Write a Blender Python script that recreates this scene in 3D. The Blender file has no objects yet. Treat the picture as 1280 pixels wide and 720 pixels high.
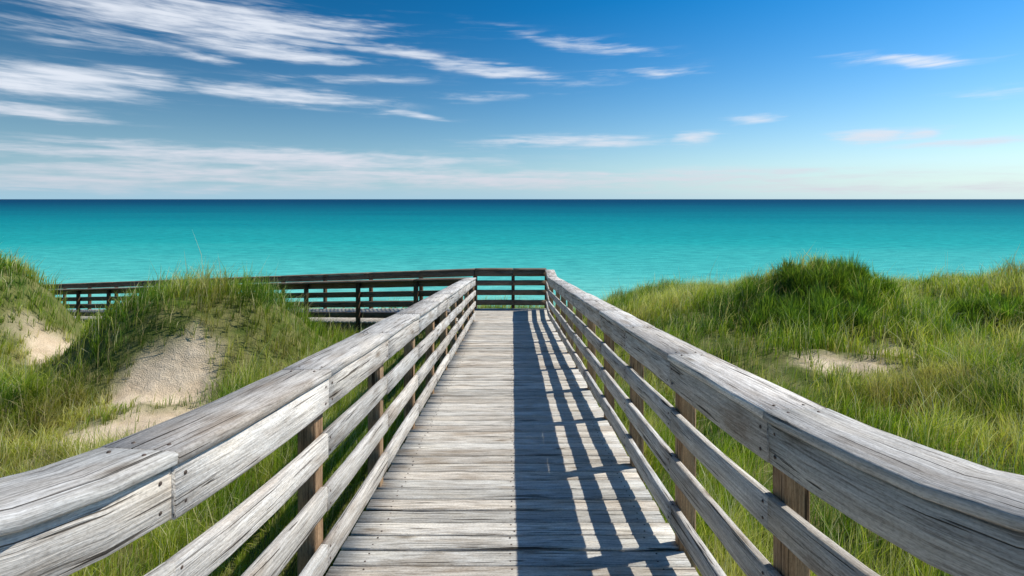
import bpy, bmesh, math
import numpy as np
from mathutils import Vector
rng=np.random.default_rng(7)
sc=bpy.context.scene
sc.view_settings.view_transform='Standard'
sc.view_settings.look='None'
sc.view_settings.exposure=0

# ------------------------------------------------------------ helpers
def link(o): sc.collection.objects.link(o); return o
def vnoise(x,y,seed=0):
    x=np.asarray(x,float);y=np.asarray(y,float)
    xi=np.floor(x).astype(np.int64);yi=np.floor(y).astype(np.int64)
    fx=x-xi;fy=y-yi;fx=fx*fx*(3-2*fx);fy=fy*fy*(3-2*fy)
    def h(a,b):
        n=(a*374761393+b*668265263+seed*1442695041)&0x7fffffff
        n=((n^(n>>13))*1274126177)&0x7fffffff
        return ((n^(n>>16))&0xffff)/65535.0
    return (h(xi,yi)*(1-fx)+h(xi+1,yi)*fx)*(1-fy)+(h(xi,yi+1)*(1-fx)+h(xi+1,yi+1)*fx)*fy
def fbm(x,y,s,o=3):
    r=0;a=.5;t=0
    for i in range(o):
        r=r+a*vnoise(x*2**i,y*2**i,s+i*17);t+=a;a*=.5
    return r/t
def sst(a,b,x):
    t=np.clip((x-a)/(b-a),0,1);return t*t*(3-2*t)
EYE=10.0;H0=8.36;SL=0.105;YEND=12.4;ZL=H0-SL*YEND
def deckz(y): return H0-SL*np.minimum(y,YEND)
# side spur (runs away to the left from the landing)
SO=np.array((-1.0,13.75));SD=np.array((-.92,.392));SN=np.array((-.392,-.92));SWID=1.6
def spur_tn(x,y):
    return (x-SO[0])*SD[0]+(y-SO[1])*SD[1],(x-SO[0])*SN[0]+(y-SO[1])*SN[1]
def spz(t): return ZL-.086*np.maximum(0,t)

def hill(x,y,cx,cy,ax,ay,ang,p=1.0):
    c,s=math.cos(ang),math.sin(ang)
    u=((x-cx)*c+(y-cy)*s)/ax;v=(-(x-cx)*s+(y-cy)*c)/ay
    return np.exp(-(u*u+v*v)**p)
def height(x,y):
    g=7.15-.04*np.maximum(y,0)+0*x
    g=g+sst(1.5,5,x)*.40
    g=g+.98*hill(x,y,7.2,12.2,2.0,1.7,0,1.3)
    g=g+1.0*hill(x,y,14.2,12.5,2.9,3.0,0)
    g=g+1.38*hill(x,y,-6.25,10.2,2.2,1.6,-.1,2.0)
    g=g+2.1*hill(x,y,-12.5,10.4,3.05,2.2,.0,2.4)
    g=g-.12*np.minimum(np.maximum(0,-x-8),14)*sst(10,14,y)
    g=g+.35*(fbm(x*.45,y*.45,3)-.5)+.16*(fbm(x*1.7,y*1.7,9)-.5)
    g=g+.35*(fbm(x*.8,y*.8,13)-.5)*sst(3,6,x)
    y0=14.5+2.5*sst(2,6,x)
    d=np.maximum(0,y-y0)
    g=g-.27*(np.sqrt(d*d+1)-1)
    far=np.sqrt(x*x+y*y)
    g=g+1.2*(fbm(x*.06,y*.06,21)-.6)*sst(22,60,far)*sst(30,15,y)
    g=np.maximum(g,-3)
    m=1-sst(1.1,2.4,np.abs(x)); m=m*(y<14.5)
    g=g*(1-m)+np.minimum(g,deckz(y)-.75)*m
    t,n=spur_tn(x,y)
    m=sst(3.3,2.0,n)*sst(-2.2,-.6,n)*sst(-1.5,0,t)*sst(34,32,t)
    g=g*(1-m)+np.minimum(g,spz(t)-.4)*m
    return g
SANDS=[(-5.3,7.0,.8,1.25,-.3,1.1),(-5.75,8.2,1.0,.75,.3,1.15),(-8.75,10.1,.75,.8,0,1.15),(-8.3,12.0,.6,1.0,.1,.9),
       (5.5,8.4,1.1,.65,.1,1.05),(6.9,9.4,.8,.4,0,.9)]
def sandmask(x,y,grow=0.0):
    n=(fbm(x*1.3,y*1.3,55,4)-.5)*1.3
    s=0*x
    for cx,cy,a,b,an,w in SANDS:
        c,sn=math.cos(an),math.sin(an)
        u=((x-cx)*c+(y-cy)*sn)/a;v=(-(x-cx)*sn+(y-cy)*c)/b
        s=np.maximum(s,w*(1.5-np.sqrt(u*u+v*v)))
    s=np.maximum(s,sst(21,28,y)*1.6)
    return np.clip((s-.5+n+grow)*1.9,0,1)

def mesh_from(name,co,loops,starts,smooth=False):
    me=bpy.data.meshes.new(name)
    me.vertices.add(len(co));me.vertices.foreach_set('co',np.asarray(co,np.float32).ravel())
    me.loops.add(len(loops));me.loops.foreach_set('vertex_index',np.asarray(loops,np.int32))
    me.polygons.add(len(starts));me.polygons.foreach_set('loop_start',np.asarray(starts,np.int32))
    if smooth: me.polygons.foreach_set('use_smooth',np.ones(len(starts),bool))
    me.update(calc_edges=True)
    return me
def nt(name):
    m=bpy.data.materials.new(name);m.use_nodes=True;t=m.node_tree;t.nodes.clear();return m,t
def N(t,ty,**k):
    n=t.nodes.new(ty)
    for a,b in k.items(): setattr(n,a,b)
    return n
def L(t,a,b): t.links.new(a,b)
def ramp(t,fac,pts):
    r=N(t,'ShaderNodeValToRGB');e=r.color_ramp.elements
    while len(e)<len(pts): e.new(.5)
    for i,(p,c) in enumerate(pts): e[i].position=p;e[i].color=(*c,1)
    L(t,fac,r.inputs[0]);return r.outputs[0]
def mth(t,op,a,b=None,clamp=False):
    n=N(t,'ShaderNodeMath',operation=op,use_clamp=clamp)
    for i,v in enumerate((a,b)):
        if v is None: continue
        if isinstance(v,(int,float)): n.inputs[i].default_value=v
        else: L(t,v,n.inputs[i])
    return n.outputs[0]
def mixc(t,fac,a,b,mode='MIX'):
    n=N(t,'ShaderNodeMix',data_type='RGBA',blend_type=mode)
    for s,v in ((n.inputs[0],fac),(n.inputs[6],a),(n.inputs[7],b)):
        if isinstance(v,(int,float)): s.default_value=v
        elif isinstance(v,tuple): s.default_value=(*v,1)
        else: L(t,v,s)
    return n.outputs[2]

# ------------------------------------------------------------ materials
def wood_mat():
    m,t=nt('weathered_wood')
    at=N(t,'ShaderNodeAttribute',attribute_name='gc')
    ti=N(t,'ShaderNodeAttribute',attribute_name='tint')
    def nz(scale,sc,det,dist=0,rough=.6):
        mp=N(t,'ShaderNodeMapping');mp.inputs['Scale'].default_value=scale;L(t,at.outputs['Vector'],mp.inputs[0])
        n=N(t,'ShaderNodeTexNoise');n.inputs['Scale'].default_value=sc;n.inputs['Detail'].default_value=det;n.inputs['Roughness'].default_value=rough;n.inputs['Distortion'].default_value=dist
        L(t,mp.outputs[0],n.inputs[0]);return n.outputs[0]
    g1=nz((1.6,30,30),2.2,6,.9,.65)
    g2=nz((4,120,120),1.6,3,.3)
    g3=nz((1,4,4),2.0,4,.3)
    g4=nz((25,60,60),3.0,3,0)
    crk=nz((.9,38,38),1.7,2,.6)
    base=ramp(t,g1,[(.30,(.27,.245,.215)),(.43,(.53,.50,.455)),(.56,(.66,.635,.59)),(.72,(.80,.78,.73))])
    f=ramp(t,g2,[(.32,(.58,.58,.58)),(.58,(1.08,1.08,1.08))])
    c=mixc(t,.8,base,f,'MULTIPLY')
    f=ramp(t,g4,[(.33,(.72,.71,.70)),(.55,(1.05,1.05,1.05))])
    c=mixc(t,.85,c,f,'MULTIPLY')
    p=ramp(t,g3,[(.32,(.72,.66,.60)),(.5,(1,1,1)),(.70,(1.10,1.06,1.0))])
    c=mixc(t,1.0,c,p,'MULTIPLY')
    cr=ramp(t,crk,[(.335,(.10,.085,.07)),(.372,(1,1,1))])
    c=mixc(t,.9,c,cr,'MULTIPLY')
    mp=N(t,'ShaderNodeMapping');mp.inputs['Scale'].default_value=(1.5,5.5,5.5);L(t,at.outputs['Vector'],mp.inputs[0])
    vo=N(t,'ShaderNodeTexVoronoi');vo.inputs['Scale'].default_value=1.1;L(t,mp.outputs[0],vo.inputs[0])
    k=ramp(t,vo.outputs['Distance'],[(.04,(.25,.19,.14)),(.09,(.7,.66,.60)),(.15,(1,1,1))])
    c=mixc(t,.8,c,k,'MULTIPLY')
    c=mixc(t,1.0,c,ti.outputs['Color'],'MULTIPLY')
    b=N(t,'ShaderNodeBsdfPrincipled');b.inputs['Roughness'].default_value=.85
    b.inputs['Specular IOR Level'].default_value=.2
    L(t,c,b.inputs['Base Color'])
    hh=mth(t,'ADD',mth(t,'MULTIPLY',g1,.6),mth(t,'ADD',mth(t,'MULTIPLY',g2,.35),mth(t,'MULTIPLY',cr,.5)))
    bp=N(t,'ShaderNodeBump');bp.inputs['Strength'].default_value=.9;bp.inputs['Distance'].default_value=.006
    L(t,hh,bp.inputs['Height']);L(t,bp.outputs[0],b.inputs['Normal'])
    o=N(t,'ShaderNodeOutputMaterial');L(t,b.outputs[0],o.inputs[0]);return m
WOOD=wood_mat()
def metal_mat():
    m,t=nt('rusty_nail')
    b=N(t,'ShaderNodeBsdfPrincipled');b.inputs['Roughness'].default_value=.7
    n=N(t,'ShaderNodeTexNoise');n.inputs['Scale'].default_value=90
    L(t,ramp(t,n.outputs[0],[(.3,(.05,.035,.025)),(.7,(.12,.08,.06))]),b.inputs['Base Color'])
    o=N(t,'ShaderNodeOutputMaterial');L(t,b.outputs[0],o.inputs[0]);return m
NAIL=metal_mat()

# ------------------------------------------------------------ boards
V3=lambda *a: np.array(a,float)
class Boards:
    def __init__(s): s.co=[];s.gc=[];s.ti=[];s.lp=[];s.st=[];s.n=0;s.nl=0;s.mat=[]
    def sweep(s,pts,wus,W,hu,Hh,tint,ch,jit,warp):
        """board following stations pts, with width direction per station"""
        c=min(ch,W*.4,Hh*.4)
        cs=[(W,Hh-c),(W-c,Hh),(-W+c,Hh),(-W,Hh-c),(-W,-Hh+c),(-W+c,-Hh),(W-c,-Hh),(W,-Hh+c)]
        off=rng.uniform(-50,50,3);v=rng.uniform(.82,1.13);w=rng.uniform(-.03,.03)
        tt=(tint[0]*(v+w),tint[1]*v,tint[2]*(v-w),1)
        base=s.n;bw=rng.normal(0,warp,2);ns=len(pts)-1;acc=0
        for i in range(ns+1):
            f=i/ns;wu=wus[i]
            if i: acc+=np.linalg.norm(pts[i]-pts[i-1])
            cen=pts[i]+wu*bw[0]*math.sin(f*math.pi)+hu*bw[1]*math.sin(f*math.pi)
            j=rng.normal(0,jit,8)
            for q,(a,b) in enumerate(cs):
                s.co.append(cen+wu*(a+(j[q]))+hu*(b+j[q-1]*.5))
                s.gc.append((off[0]+acc,off[1]+a,off[2]+b));s.ti.append(tt)
        s.n+=8*(ns+1)
        for i in range(ns):
            a=base+8*i
            for q in range(8):
                r=(q+1)%8
                s.st.append(s.nl);s.lp+= [a+q,a+r,a+8+r,a+8+q];s.nl+=4;s.mat.append(0)
        s.st.append(s.nl);s.lp+=[base+q for q in range(7,-1,-1)];s.nl+=8;s.mat.append(0)
        e=base+8*ns
        s.st.append(s.nl);s.lp+=[e+q for q in range(8)];s.nl+=8;s.mat.append(0)
    def board(s,p0,p1,wv,hv,tint=(1,1,1),nseg=None,ch=.006,jit=.0015,warp=.0):
        p0=np.array(p0,float);p1=np.array(p1,float);wv=np.array(wv,float);hv=np.array(hv,float)
        Ln=np.linalg.norm(p1-p0);W=np.linalg.norm(wv);Hh=np.linalg.norm(hv)
        if nseg is None: nseg=max(1,int(Ln/.25))
        s.sweep([p0+(p1-p0)*i/nseg for i in range(nseg+1)],[wv/W]*(nseg+1),W,hv/Hh,Hh,tint,ch,jit,warp)
    def nail(s,p,nrm,r=.007,h=.003):
        p=np.array(p,float);nrm=np.array(nrm,float);nrm/=np.linalg.norm(nrm)
        a=np.cross(nrm,(0.3,.9,.2));a/=np.linalg.norm(a);b=np.cross(nrm,a)
        base=s.n
        for k in range(2):
            for q in range(8):
                an=q*math.pi/4
                s.co.append(p+nrm*(h*k-.001)+(a*math.cos(an)+b*math.sin(an))*r*(1-.25*k));s.gc.append((0,0,0));s.ti.append((1,1,1,1))
        s.n+=16
        for q in range(8):
            rr=(q+1)%8;s.st.append(s.nl);s.lp+=[base+q,base+rr,base+8+rr,base+8+q];s.nl+=4;s.mat.append(1)
        s.st.append(s.nl);s.lp+=[base+8+q for q in range(8)];s.nl+=8;s.mat.append(1)
    def make(s,name):
        me=mesh_from(name,np.array(s.co),s.lp,s.st)
        me.polygons.foreach_set('material_index',np.array(s.mat,np.int32))
        a=me.attributes.new('gc','FLOAT_VECTOR','POINT');a.data.foreach_set('vector',np.array(s.gc,np.float32).ravel())
        a=me.attributes.new('tint','FLOAT_COLOR','POINT');a.data.foreach_set('color',np.array(s.ti,np.float32).ravel())
        me.materials.append(WOOD);me.materials.append(NAIL)
        bm=bmesh.new();bm.from_mesh(me);bmesh.ops.recalc_face_normals(bm,faces=bm.faces);bm.to_mesh(me);bm.free()
        return link(bpy.data.objects.new(name,me))

A=.87
# the walkway is .87 m half-width and flares out towards its upper end
def flare(d):
    if d>=.3:
        r=math.hypot(A,d);return V3(r*math.atan2(A,d),r,float(deckz(d)))
    f0=flare(.3);return V3(f0[0]+min(.3,(.3-d)*.25),f0[1]-(.3-d),float(deckz(d)))
ST=np.array([flare(d) for d in np.arange(-5,13.9,.1)])
def halfw(y): return float(np.interp(y,ST[:,1],ST[:,0]))
def boardwalk():
    b=Boards()
    y=-4.2;pit=.145
    up=V3(0,SL,1);up/=np.linalg.norm(up)
    fw=V3(0,1,-SL);fw/=np.linalg.norm(fw)
    while y<YEND-.05:
        z=deckz(y);ww=pit/2-rng.uniform(.005,.010)
        e=rng.uniform(-.008,.008,2);sk=rng.normal(0,.003)
        cen=V3(0,y,z)-up*.02+up*rng.normal(0,.0025)
        tl=rng.normal(0,.018);f2=fw*math.cos(tl)+up*math.sin(tl)
        g=rng.uniform(.86,1.12);hw=halfw(y)+.06
        b.board(cen+V3(-hw+e[0],sk,0),cen+V3(hw+e[1],-sk,0),f2*ww,up*.02,(g,g*.985,g*.945),10,ch=.007,jit=.0020)
        if 0.5<y<9:
            for sx in (-.78,0,.78):
                for dy in (-.035,.035):
                    b.nail(cen+V3(sx+rng.normal(0,.010),0,0)+fw*dy+up*.0215,up,.006,.002)
        y+=pit
    y=YEND+.02
    while y<13.75:
        z=ZL-.02
        b.board((-1.75 if y<13.5 else -1.0,y,z),(1.0,y,z),(0,pit/2-.006,0),(0,0,.02),(.95,.94,.9),6);y+=pit
    tt=.7
    D3=V3(SD[0],SD[1],0);N3=V3(SN[0],SN[1],0)
    def SP(t,n,dz=0): return V3(SO[0]+SD[0]*t+SN[0]*n,SO[1]+SD[1]*t+SN[1]*n,float(spz(t))+dz)
    while tt<32:
        b.board(SP(tt,-.06,-.022),SP(tt,SWID+.06,-.022),D3*(pit/2-.006),(0,0,.02),(.95,.94,.9),4);tt+=pit
    for sx in (-.8,0,.8):
        b.board((sx,-4.3,deckz(-4.3)-.15),(sx,YEND,ZL-.15),(.02,0,0),(0,0,.1),(.5,.4,.3),20)
    for yy in (12.3,13.0,13.78):
        b.board((1.0,yy,ZL-.15),(-1.0,yy,ZL-.15),(0,.02,0),(0,0,.1),(.5,.4,.3))
    for nn_ in (0,.8,1.6):
        b.board(SP(.2,nn_,-.15),SP(32,nn_,-.15),N3*.02,(0,0,.1),(.4,.34,.27))
    return b.make('boardwalk')
boardwalk()

def railing(name,path,joints,outsign,base_tint=(1,1,1),posttint=(.72,.50,.32),dark=1.0,nails=True,noposts=(),hb=.06):
    """path: deck-level stations of the inner face; joints: station indices where boards meet over a post."""
    b=Boards();P=[np.array(p,float) for p in path];n=len(P);up=V3(0,0,1)
    segd=[];segs=[]
    for i in range(n-1):
        d=P[i+1]-P[i];h=d.copy();h[2]=0;h/=np.linalg.norm(h)
        segs.append(V3(h[1],-h[0],0)*outsign);segd.append(d/np.linalg.norm(d[:2]))
    S=[]
    for i in range(n):
        if i==0: S.append(segs[0])
        elif i==n-1: S.append(segs[-1])
        else:
            m=segs[i-1]+segs[i];m/=np.linalg.norm(m);S.append(m/max(.5,float(m@segs[i])))
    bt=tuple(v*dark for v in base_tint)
    def span(i,j,o,h,hw,hh,g=.002,**k):
        pts=[P[q]+S[q]*o+up*h for q in range(i,j+1)];ws=[S[q] for q in range(i,j+1)]
        pts[0]=pts[0]+segd[i]*g;pts[-1]=pts[-1]-segd[j-1]*g
        pp=[];wwl=[]
        for q in range(len(pts)-1):
            m=max(1,int(np.linalg.norm(pts[q+1]-pts[q])/.22))
            for r in range(m):
                f=r/m;pp.append(pts[q]*(1-f)+pts[q+1]*f);wwl.append(ws[q]*(1-f)+ws[q+1]*f)
        pp.append(pts[-1]);wwl.append(ws[-1])
        b.sweep(pp,wwl,hw,up,hh,**k)
    for a,c in zip(joints[:-1],joints[1:]):
        o=rng.normal(0,.003,2);g=rng.uniform(.9,1.08);tb=tuple(v*g for v in bt)
        span(a,c,.108,1.04+o[0]*.4,.122,.019,tint=tb,ch=.007,jit=.002,warp=.002)
        span(a,c,.02+o[1],.944,.019,.075,tint=tb,ch=.006,jit=.002,warp=.002)
        if nails:
            for q,sg,dd_,ss in ((a,1,segd[a],segs[a]),(c,-1,segd[c-1],segs[c-1])):
                for hh in (.905,.985): b.nail(P[q]+dd_*sg*.04+ss*o[1]+up*hh,-ss,.007)
                for dd in (.05,.16): b.nail(P[q]+dd_*sg*.045+ss*dd+up*1.0605,up,.006)
        for h in (.69,.43,.16):
            o=rng.normal(0,.002,2);g=rng.uniform(.9,1.06)
            span(a,c,.02+o[0],h+o[1],.018,hb,g=.001,tint=tuple(v*g for v in bt),ch=.005,jit=.0016,warp=.002)
            if nails:
                for q in (-.03,.03): b.nail(P[a]+segd[a]*(.03)+up*(h+q),-segs[a],.006)
    for i in joints:
        if i in noposts: continue
        c=P[i]+S[i]*.087
        gz=float(height(c[0],c[1]))-.3;v=rng.uniform(.85,1.1);sd=segs[min(i,n-2)]
        b.board((c[0],c[1],gz),(c[0],c[1],c[2]+1.018),sd*.045,V3(sd[1],-sd[0],0)*.045,tuple(q*v*dark for q in posttint),ch=.006)
    return b.make(name)
def mirror(p,s): return V3(p[0]*s,p[1],p[2])
def make_path(jd,sgn,endpts):
    path=[];jn=[]
    for k,d in enumerate(jd):
        jn.append(len(path));path.append(mirror(flare(d),sgn))
        if k<len(jd)-1:
            m=max(1,int((jd[k+1]-d)/.25)) if d<2.5 else 1
            for r in range(1,m): path.append(mirror(flare(d+(jd[k+1]-d)*r/m),sgn))
    for e in endpts: jn.append(len(path));path.append(e)
    return path,jn
ld=[-4.2,-3,-1.9,-.7]+[1.12+1.2*i for i in range(0,9)]
p_,j_=make_path(ld,-1,[V3(-A,12.3,ZL)])
railing('wooden_railing',p_,j_,-1,noposts=(j_[4],))
rd=[-4.2,-3,-1.9,-.7]+[1.6+1.13*i for i in range(0,9)]
p_,j_=make_path(rd,1,[V3(A,11.8,float(deckz(11.8))),V3(A,12.4,ZL),V3(A+.03,13.7,ZL)])
j_.pop(-3)
railing('wooden_railing',p_,j_,1)
DK=.34  # shade on the unlit far railing faces, darkened into the wood tint
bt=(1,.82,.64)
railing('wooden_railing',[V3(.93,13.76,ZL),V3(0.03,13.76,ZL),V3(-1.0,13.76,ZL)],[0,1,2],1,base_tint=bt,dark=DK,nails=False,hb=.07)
def SP(t,n,dz=0): return V3(SO[0]+SD[0]*t+SN[0]*n,SO[1]+SD[1]*t+SN[1]*n,float(spz(t))+dz)
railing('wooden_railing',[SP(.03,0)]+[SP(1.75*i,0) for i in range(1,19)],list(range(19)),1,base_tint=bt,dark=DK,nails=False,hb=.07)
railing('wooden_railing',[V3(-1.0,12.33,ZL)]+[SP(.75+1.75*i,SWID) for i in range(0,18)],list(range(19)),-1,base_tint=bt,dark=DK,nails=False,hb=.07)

# ------------------------------------------------------------ terrain
def axis(lo,hi,f0,f1,fine,ratio=1.18):
    a=list(np.arange(f0,f1,fine));s=fine
    v=f1
    while v<hi: a.append(v);s*=ratio;v+=s
    a.append(hi);s=fine;v=f0-fine;pre=[]
    while v>lo: pre.append(v);s*=ratio;v-=s
    pre.append(lo);return np.array(pre[::-1]+a)
xs=axis(-900,900,-19,19,.09);ys=axis(-900,60,-4,22,.09)
X,Y=np.meshgrid(xs,ys);Z=height(X,Y)
sm=sandmask(X,Y)
Z=Z-.05*sm+.06*(fbm(X*3,Y*3,77)-.5)
nx,ny=len(xs),len(ys)
idx=np.arange(nx*ny).reshape(ny,nx)
q=np.stack([idx[:-1,:-1],idx[:-1,1:],idx[1:,1:],idx[1:,:-1]],-1).reshape(-1)
me=mesh_from('dune_terrain',np.stack([X,Y,Z],-1).reshape(-1,3),q,np.arange(len(q)//4)*4,True)
a=me.attributes.new('sand','FLOAT','POINT');a.data.foreach_set('value',sm.astype(np.float32).ravel())
m,t=nt('dune_sand')
at=N(t,'ShaderNodeAttribute',attribute_name='sand')
tc=N(t,'ShaderNodeTexCoord')
n1=N(t,'ShaderNodeTexNoise');n1.inputs['Scale'].default_value=3;n1.inputs['Detail'].default_value=8;L(t,tc.outputs['Object'],n1.inputs[0])
n2=N(t,'ShaderNodeTexNoise');n2.inputs['Scale'].default_value=60;n2.inputs['Detail'].default_value=4;L(t,tc.outputs['Object'],n2.inputs[0])
s1=ramp(t,n1.outputs[0],[(.3,(.58,.45,.30)),(.7,(.80,.66,.48))])
s2=ramp(t,n2.outputs[0],[(.3,(.75,.75,.75)),(.7,(1.1,1.1,1.1))])
s1=mixc(t,1.0,s1,s2,'MULTIPLY')
g1=ramp(t,n1.outputs[0],[(.35,(.09,.12,.025)),(.65,(.20,.19,.07))])
c=mixc(t,at.outputs['Fac'],g1,s1)
b=N(t,'ShaderNodeBsdfPrincipled');b.inputs['Roughness'].default_value=.95;b.inputs['Specular IOR Level'].default_value=.1
L(t,c,b.inputs['Base Color'])
bp=N(t,'ShaderNodeBump');bp.inputs['Strength'].default_value=.9;bp.inputs['Distance'].default_value=.08
L(t,mth(t,'ADD',n1.outputs[0],mth(t,'MULTIPLY',n2.outputs[0],.25)),bp.inputs['Height']);L(t,bp.outputs[0],b.inputs['Normal'])
o=N(t,'ShaderNodeOutputMaterial');L(t,b.outputs[0],o.inputs[0])
me.materials.append(m);link(bpy.data.objects.new('dune_terrain',me))

# ------------------------------------------------------------ grass
def blades(P,Ls,W,lean,phi,col0,col1,name,mat):
    n=len(P);side=np.stack([np.cos(phi),np.sin(phi),0*phi],-1)*W[:,None]*.5
    up=np.array((0,0,1.0));ll=np.linalg.norm(lean,axis=1)
    hz=np.sqrt(np.maximum(.1,1-ll**2))
    mid=P+lean*(Ls*.25)[:,None]+up*(Ls*.58)[:,None]
    tip=P+lean*(Ls*.95)[:,None]+up*(Ls*hz)[:,None]
    V=np.stack([P-side,P+side,mid-side*.75,mid+side*.75,tip],1).reshape(-1,3)
    b=np.arange(n)*5
    F=np.stack([b,b+1,b+3,b+2,b+2,b+3,b+4],-1).reshape(-1)
    st=np.stack([np.arange(n)*7,np.arange(n)*7+4],-1).reshape(-1)
    me=mesh_from(name,V,F,st)
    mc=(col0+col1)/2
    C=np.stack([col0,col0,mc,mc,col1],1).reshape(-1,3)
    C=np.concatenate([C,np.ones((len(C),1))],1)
    a=me.attributes.new('col','FLOAT_COLOR','POINT');a.data.foreach_set('color',C.astype(np.float32).ravel())
    me.materials.append(mat);return link(bpy.data.objects.new(name,me))
def leaf_mat(name,tr=.35):
    m,t=nt(name);at=N(t,'ShaderNodeAttribute',attribute_name='col')
    d=N(t,'ShaderNodeBsdfPrincipled');d.inputs['Roughness'].default_value=.5;d.inputs['Specular IOR Level'].default_value=.35
    L(t,at.outputs['Color'],d.inputs['Base Color'])
    tl=N(t,'ShaderNodeBsdfTranslucent');L(t,mixc(t,1.0,at.outputs['Color'],(1.3,1.35,.7),'MULTIPLY'),tl.inputs[0])
    mx=N(t,'ShaderNodeMixShader');mx.inputs[0].default_value=tr;L(t,d.outputs[0],mx.inputs[1]);L(t,tl.outputs[0],mx.inputs[2])
    o=N(t,'ShaderNodeOutputMaterial');L(t,mx.outputs[0],o.inputs[0]);return m
GM=leaf_mat('grass_blade',.4)
PX=[];PY=[]
def add(n,x0,x1,y0,y1): PX.append(rng.uniform(x0,x1,n));PY.append(rng.uniform(y0,y1,n))
add(175000,-8,8,.8,8)
add(330000,-18,18,2,20)
add(25000,-40,40,-8,24)
x=np.concatenate(PX);y=np.concatenate(PY)
k=.2;cx=np.floor(x/k);cy=np.floor(y/k)
jx=(vnoise(cx*7.3,cy*3.1,5));jy=(vnoise(cx*2.7,cy*9.1,6))
tx=(cx+jx)*k;ty=(cy+jy)*k
pull=rng.uniform(0,.8,len(x));x=x+(tx-x)*pull;y=y+(ty-y)*pull
s=sandmask(x,y)
# sparse tussocks survive on the sand edges
keep=(rng.uniform(0,1,len(x))>s*1.0-.012*(vnoise(cx*3.3,cy*3.9,71)>.6))
keep&=~((np.abs(x)<np.interp(y,ST[:,1],ST[:,0])+.22)&(y<14))
tt_,nn_=spur_tn(x,y)
keep&=~((tt_>-.3)&(nn_>-.15)&(nn_<SWID+.2))
keep&=~((np.abs(x)<1.7)&(y>12.0)&(y<14.0))
keep&=(height(x,y)>1.2)
dens=fbm(x*.9,y*.9,31);keep&=(rng.uniform(0,1,len(x))<np.clip((dens-.2)*3.2,.12,1))
x=x[keep];y=y[keep];n=len(x);r=np.hypot(x,y)
z=height(x,y)-.03
P=np.stack([x,y,z],-1)
tuft=vnoise(np.floor(x/k)*5.1,np.floor(y/k)*4.7,44)
patch=fbm(x*.55,y*.55,61)
clump=fbm(x*1.3,y*1.3,83,2)
Ls=(.30+.38*tuft*rng.uniform(.5,1,n)+.35*(patch-.5))*rng.uniform(.55,1.2,n)*(.55+.95*clump)
Ls*=1+.45*hill(x,y,7.2,12.2,1.5,1.2,0)
Ls*=1-.5*sandmask(x,y+.35,.3)*(y<15)
Ls=np.clip(Ls,.08,1.0)
tall=rng.uniform(0,1,n)<.03;Ls[tall]*=1.45
W=np.clip(.0055*rng.uniform(.7,1.3,n)*np.clip(r/6,1,2.2),.003,.016)
wa=(fbm(x*.7,y*.7,19)-.5)*2.5
wind=np.stack([.24*np.cos(wa),.05+.24*np.sin(wa),0*patch],-1)
la=rng.uniform(0,6.283,n);lm=rng.uniform(.05,.65,n)
lean=wind+np.stack([np.cos(la)*lm,np.sin(la)*lm,0*la],-1)
phi=rng.uniform(0,6.283,n)
hue=fbm(x*.8,y*.8,91)+rng.normal(0,.10,n)+(tuft-.5)*.3
G=np.array([[.055,.115,.012],[.13,.20,.016],[.23,.27,.026],[.40,.36,.10]])
hv=np.clip((hue-.23)*5.6,0,2.999);i0=hv.astype(int);f=(hv-i0)[:,None]
c=G[i0]*(1-f)+G[i0+1]*f
dry=rng.uniform(0,1,n)<.11+.2*(hue>.58)
c[dry]=np.array((.46,.39,.20))*rng.uniform(.7,1.1,(dry.sum(),1))
c[tall]=np.array((.46,.41,.20))
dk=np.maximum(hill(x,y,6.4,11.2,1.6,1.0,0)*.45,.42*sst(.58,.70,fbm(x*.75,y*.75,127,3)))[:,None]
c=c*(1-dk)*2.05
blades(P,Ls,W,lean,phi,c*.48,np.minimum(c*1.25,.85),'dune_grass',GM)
print('blades',n)

# ------------------------------------------------------------ shrub
def shrub(name,cx,cy,rx,ry,h,n,cols):
    nl=26
    lc=np.stack([rng.normal(0,.5,nl)*rx,rng.normal(0,.45,nl)*ry,rng.uniform(.1,.6,nl)*h],-1)
    lr=rng.uniform(.2,.45,nl)*min(rx,ry)
    w=rng.integers(0,nl,n);d=rng.normal(0,1,(n,3));d/=np.linalg.norm(d,axis=1)[:,None]
    p=lc[w]+d*(lr[w]*rng.uniform(.3,1.2,n))[:,None]
    p[:,2]=np.abs(p[:,2])
    gz=height(cx+p[:,0],cy+p[:,1])
    P=np.stack([cx+p[:,0],cy+p[:,1],gz+p[:,2]*.9],-1)
    lean=d*.5;lean[:,2]=0
    tone=rng.uniform(.6,1.4,n)[:,None]*(0.6+.8*vnoise(p[:,0]*4,p[:,1]*4+p[:,2]*4,5))[:,None]
    c=np.array(cols)[rng.integers(0,len(cols),n)]*tone
    Ls=rng.uniform(.12,.38,n);W=rng.uniform(.007,.016,n)
    return blades(P,Ls,W,lean,rng.uniform(0,6.28,n),c*.8,c*1.15,name,GM)
gc_=[(.10,.20,.025),(.16,.28,.03),(.25,.36,.05),(.07,.14,.02)]
shrub('dune_shrub',7.3,11.7,1.3,.8,.45,12000,gc_)
shrub('dune_shrub',6.1,10.5,1.1,.7,.4,9000,gc_)
shrub('dune_shrub',10.6,11.6,1.0,.5,.3,5000,gc_)

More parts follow.
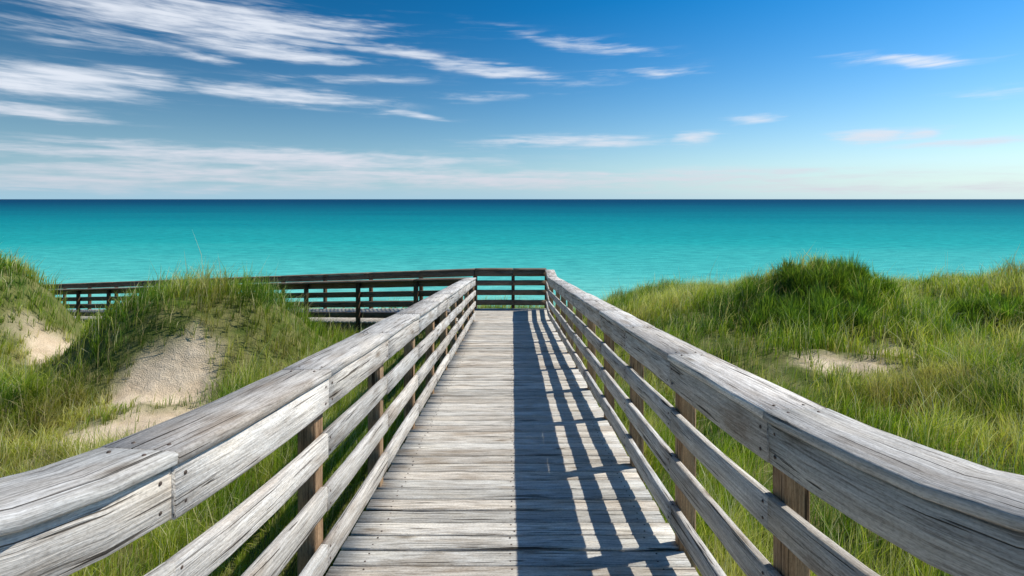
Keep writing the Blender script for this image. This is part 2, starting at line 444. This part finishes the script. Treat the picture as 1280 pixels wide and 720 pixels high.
# ------------------------------------------------------------ sea
m,t=nt('lake_water')
geo=N(t,'ShaderNodeNewGeometry');sp=N(t,'ShaderNodeSeparateXYZ');L(t,geo.outputs['Position'],sp.inputs[0])
mpb=N(t,'ShaderNodeMapping');mpb.inputs['Scale'].default_value=(.006,.02,1);L(t,geo.outputs['Position'],mpb.inputs[0])
nb=N(t,'ShaderNodeTexNoise');nb.inputs['Scale'].default_value=1;nb.inputs['Detail'].default_value=5;L(t,mpb.outputs[0],nb.inputs[0])
ly=mth(t,'LOGARITHM',mth(t,'MAXIMUM',sp.outputs['Y'],10.0),10.0)
ly=mth(t,'ADD',ly,mth(t,'MULTIPLY',mth(t,'SUBTRACT',nb.outputs[0],.5),.30))
fac=mth(t,'DIVIDE',mth(t,'SUBTRACT',ly,1.7),1.6,True)
col=ramp(t,fac,[(0,(.16,.56,.48)),(.10,(.075,.47,.43)),(.22,(.018,.35,.34)),(.40,(.004,.23,.26)),(.58,(.002,.14,.195)),(.8,(.001,.075,.14)),(1,(.001,.05,.115))])
mpw=N(t,'ShaderNodeMapping');mpw.inputs['Scale'].default_value=(.35,1.0,1);L(t,geo.outputs['Position'],mpw.inputs[0])
nw=N(t,'ShaderNodeTexNoise');nw.inputs['Scale'].default_value=.8;nw.inputs['Detail'].default_value=8;nw.inputs['Roughness'].default_value=.7;L(t,mpw.outputs[0],nw.inputs[0])
sh=ramp(t,nw.outputs[0],[(.35,(.64,.73,.76)),(.65,(1.27,1.18,1.15))])
col=mixc(t,1.0,col,sh,'MULTIPLY')
bp=N(t,'ShaderNodeBump');bp.inputs['Strength'].default_value=.7;bp.inputs['Distance'].default_value=.4;L(t,nw.outputs[0],bp.inputs['Height'])
d=N(t,'ShaderNodeBsdfDiffuse');L(t,col,d.inputs[0]);L(t,bp.outputs[0],d.inputs['Normal'])
gl=N(t,'ShaderNodeBsdfGlossy');gl.inputs['Roughness'].default_value=.25;gl.inputs['Color'].default_value=(.5,.85,1,1);L(t,bp.outputs[0],gl.inputs['Normal'])
mx=N(t,'ShaderNodeMixShader');mx.inputs[0].default_value=.05;L(t,d.outputs[0],mx.inputs[1]);L(t,gl.outputs[0],mx.inputs[2])
o=N(t,'ShaderNodeOutputMaterial');L(t,mx.outputs[0],o.inputs[0])
S=60000
xs2=np.array([-S,-6000,-600,0,600,6000,S],float);ys2=np.array([-S,-900,20,200,2000,12000,S],float)
X2,Y2=np.meshgrid(xs2,ys2);ii=np.arange(49).reshape(7,7)
q=np.stack([ii[:-1,:-1],ii[:-1,1:],ii[1:,1:],ii[1:,:-1]],-1).reshape(-1)
me=mesh_from('sea',np.stack([X2,Y2,0*X2],-1).reshape(-1,3),q,np.arange(36)*4)
me.materials.append(m);link(bpy.data.objects.new('sea',me))

# ------------------------------------------------------------ sun + sky
sv=Vector((1,.3,1.23)).normalized()
sun=bpy.data.lights.new('sun','SUN');sun.energy=5.0;sun.angle=math.radians(.5);sun.color=(1,.95,.86)
so=link(bpy.data.objects.new('sun',sun));so.rotation_euler=sv.to_track_quat('Z','Y').to_euler()
w=bpy.data.worlds.new('World');sc.world=w;w.use_nodes=True;t=w.node_tree;t.nodes.clear()
sky=N(t,'ShaderNodeTexSky');sky.sky_type='NISHITA';sky.sun_disc=False
sky.sun_elevation=math.asin(sv.z);sky.sun_rotation=math.atan2(sv.x,sv.y)
sky.air_density=1.0;sky.dust_density=.2;sky.ozone_density=3.0
hs=N(t,'ShaderNodeHueSaturation');hs.inputs['Saturation'].default_value=1.52
L(t,sky.outputs[0],hs.inputs['Color'])
tc=N(t,'ShaderNodeTexCoord');sp=N(t,'ShaderNodeSeparateXYZ');L(t,tc.outputs['Generated'],sp.inputs[0])
az=mth(t,'ARCTAN2',sp.outputs[0],sp.outputs[1])
rho=mth(t,'SQRT',mth(t,'ADD',mth(t,'MULTIPLY',sp.outputs[0],sp.outputs[0]),mth(t,'MULTIPLY',sp.outputs[1],sp.outputs[1])))
v=mth(t,'DIVIDE',sp.outputs[2],mth(t,'MAXIMUM',rho,.05))
# the sky is brighter on the sun's side and deeper away from it
val=N(t,'ShaderNodeMapRange');val.inputs[1].default_value=-.7;val.inputs[2].default_value=.75;val.inputs[3].default_value=.60;val.inputs[4].default_value=1.4
L(t,sp.outputs[0],val.inputs[0]);L(t,val.outputs[0],hs.inputs['Value'])
cb=N(t,'ShaderNodeCombineXYZ');L(t,az,cb.inputs[0]);L(t,v,cb.inputs[1])
def noise(scale,det,rough,dist,rot=0,loc=(0,0,0)):
    mp=N(t,'ShaderNodeMapping');mp.inputs['Scale'].default_value=scale;mp.inputs['Rotation'].default_value=(0,0,rot);mp.inputs['Location'].default_value=loc
    L(t,cb.outputs[0],mp.inputs[0])
    n=N(t,'ShaderNodeTexNoise');n.inputs['Scale'].default_value=1;n.inputs['Detail'].default_value=det;n.inputs['Roughness'].default_value=rough;n.inputs['Distortion'].default_value=dist
    L(t,mp.outputs[0],n.inputs[0]);return n.outputs[0]
na=noise((4.5,55,1),6,.62,.6,.07)
nb2=noise((14,110,1),5,.6,.3,.03,(3,7,0))
warp=noise((6,12,1),3,.6,0,0,(9,1,0))
wv=mth(t,'MULTIPLY',mth(t,'SUBTRACT',warp,.5),.06)
cb2=N(t,'ShaderNodeCombineXYZ');L(t,mth(t,'ADD',az,mth(t,'MULTIPLY',wv,2.0)),cb2.inputs[0]);L(t,mth(t,'ADD',v,mth(t,'MULTIPLY',wv,.4)),cb2.inputs[1])
# clouds by (azimuth, tan elevation, half width, half height, tilt, weight)
def C(px,py,hw,hh,tilt,wt):
    a=math.atan((px-640)/640);ca=math.cos(a)
    return (a,(250-py)/640*ca,hw/640*ca*ca*1.1,hh/640*ca*1.25,tilt,wt)
clouds=[C(270,27,190,20,.03,1.15),C(90,42,140,13,.0,.7),C(80,103,140,17,.05,1.25),C(40,140,110,10,0,.95),C(345,66,110,9,-.02,1.1),
 C(250,75,40,5,0,.8),C(570,80,140,7,-.14,.85),C(345,120,120,8,-.03,1.0),C(440,100,100,5,.05,.6),C(515,146,45,4,-.08,.8),C(720,56,85,8,-.2,.65),C(620,120,70,5,0,.5),
 C(330,198,280,10,0,1.1),C(200,215,260,10,.03,.9),C(705,180,90,6,0,1.0),C(858,176,28,6,0,1.0),C(938,153,32,6,0,1.1),C(1085,171,48,7,-.02,1.15),C(1150,170,22,5,0,1.0),
 C(1135,77,75,6,-.18,.95),C(1250,115,60,5,0,.6),C(820,92,70,5,-.03,.6),C(1200,180,80,5,0,.7),C(600,225,420,10,0,.95),C(100,232,250,9,0,.8),C(1100,236,330,7,0,.75),
 C(160,180,160,5,0,.55),C(980,215,200,5,0,.6)]
tot=None
for a0,v0,hw,hh,ti,wt in clouds:
    mp=N(t,'ShaderNodeMapping',vector_type='TEXTURE');mp.inputs['Location'].default_value=(a0,v0,0);mp.inputs['Rotation'].default_value=(0,0,ti);mp.inputs['Scale'].default_value=(hw,hh,1)
    L(t,cb2.outputs[0],mp.inputs[0])
    dt=N(t,'ShaderNodeVectorMath',operation='DOT_PRODUCT');L(t,mp.outputs[0],dt.inputs[0]);L(t,mp.outputs[0],dt.inputs[1])
    e=mth(t,'MULTIPLY',mth(t,'EXPONENT',mth(t,'MULTIPLY',dt.outputs['Value'],-.9)),wt)
    tot=e if tot is None else mth(t,'MAXIMUM',tot,e)
nn=mth(t,'ADD',mth(t,'MULTIPLY',na,.62),mth(t,'MULTIPLY',nb2,.38))
dd=mth(t,'ADD',mth(t,'MULTIPLY',tot,1.05),mth(t,'MULTIPLY',mth(t,'SUBTRACT',nn,.5),3.6))
cl=N(t,'ShaderNodeMapRange',interpolation_type='SMOOTHSTEP');cl.inputs[1].default_value=.05;cl.inputs[2].default_value=1.4
L(t,dd,cl.inputs[0])
clf=mth(t,'MULTIPLY',mth(t,'MULTIPLY',cl.outputs[0],mth(t,'MINIMUM',mth(t,'MULTIPLY',tot,2.0),1.0)),.92,True)
hz=mth(t,'EXPONENT',mth(t,'MULTIPLY',mth(t,'MAXIMUM',v,0.0),-9.5))
hcol=mixc(t,sp.outputs[0],(3.6,6.4,8.6),(6.2,8.5,9.5))
skb=mixc(t,mth(t,'MULTIPLY',hz,.82),hs.outputs[0],hcol)
cc=N(t,'ShaderNodeMapRange');cc.inputs[1].default_value=.02;cc.inputs[2].default_value=.16;L(t,v,cc.inputs[0])
ccol=mixc(t,cc.outputs[0],(6.8,6.9,7.7),(8.2,8.7,9.6))
skyc=mixc(t,clf,skb,ccol)
bg=N(t,'ShaderNodeBackground');bg.inputs['Strength'].default_value=.1;L(t,skyc,bg.inputs[0])
o=N(t,'ShaderNodeOutputWorld');L(t,bg.outputs[0],o.inputs[0])

# ------------------------------------------------------------ camera
cam=bpy.data.cameras.new('camera');co=link(bpy.data.objects.new('camera',cam))
co.location=(0,0,EYE);co.rotation_euler=(math.radians(90),0,0)
cam.sensor_width=36;cam.lens=18.0;cam.shift_y=-.0868
cam.clip_start=.02;cam.clip_end=200000
sc.camera=co
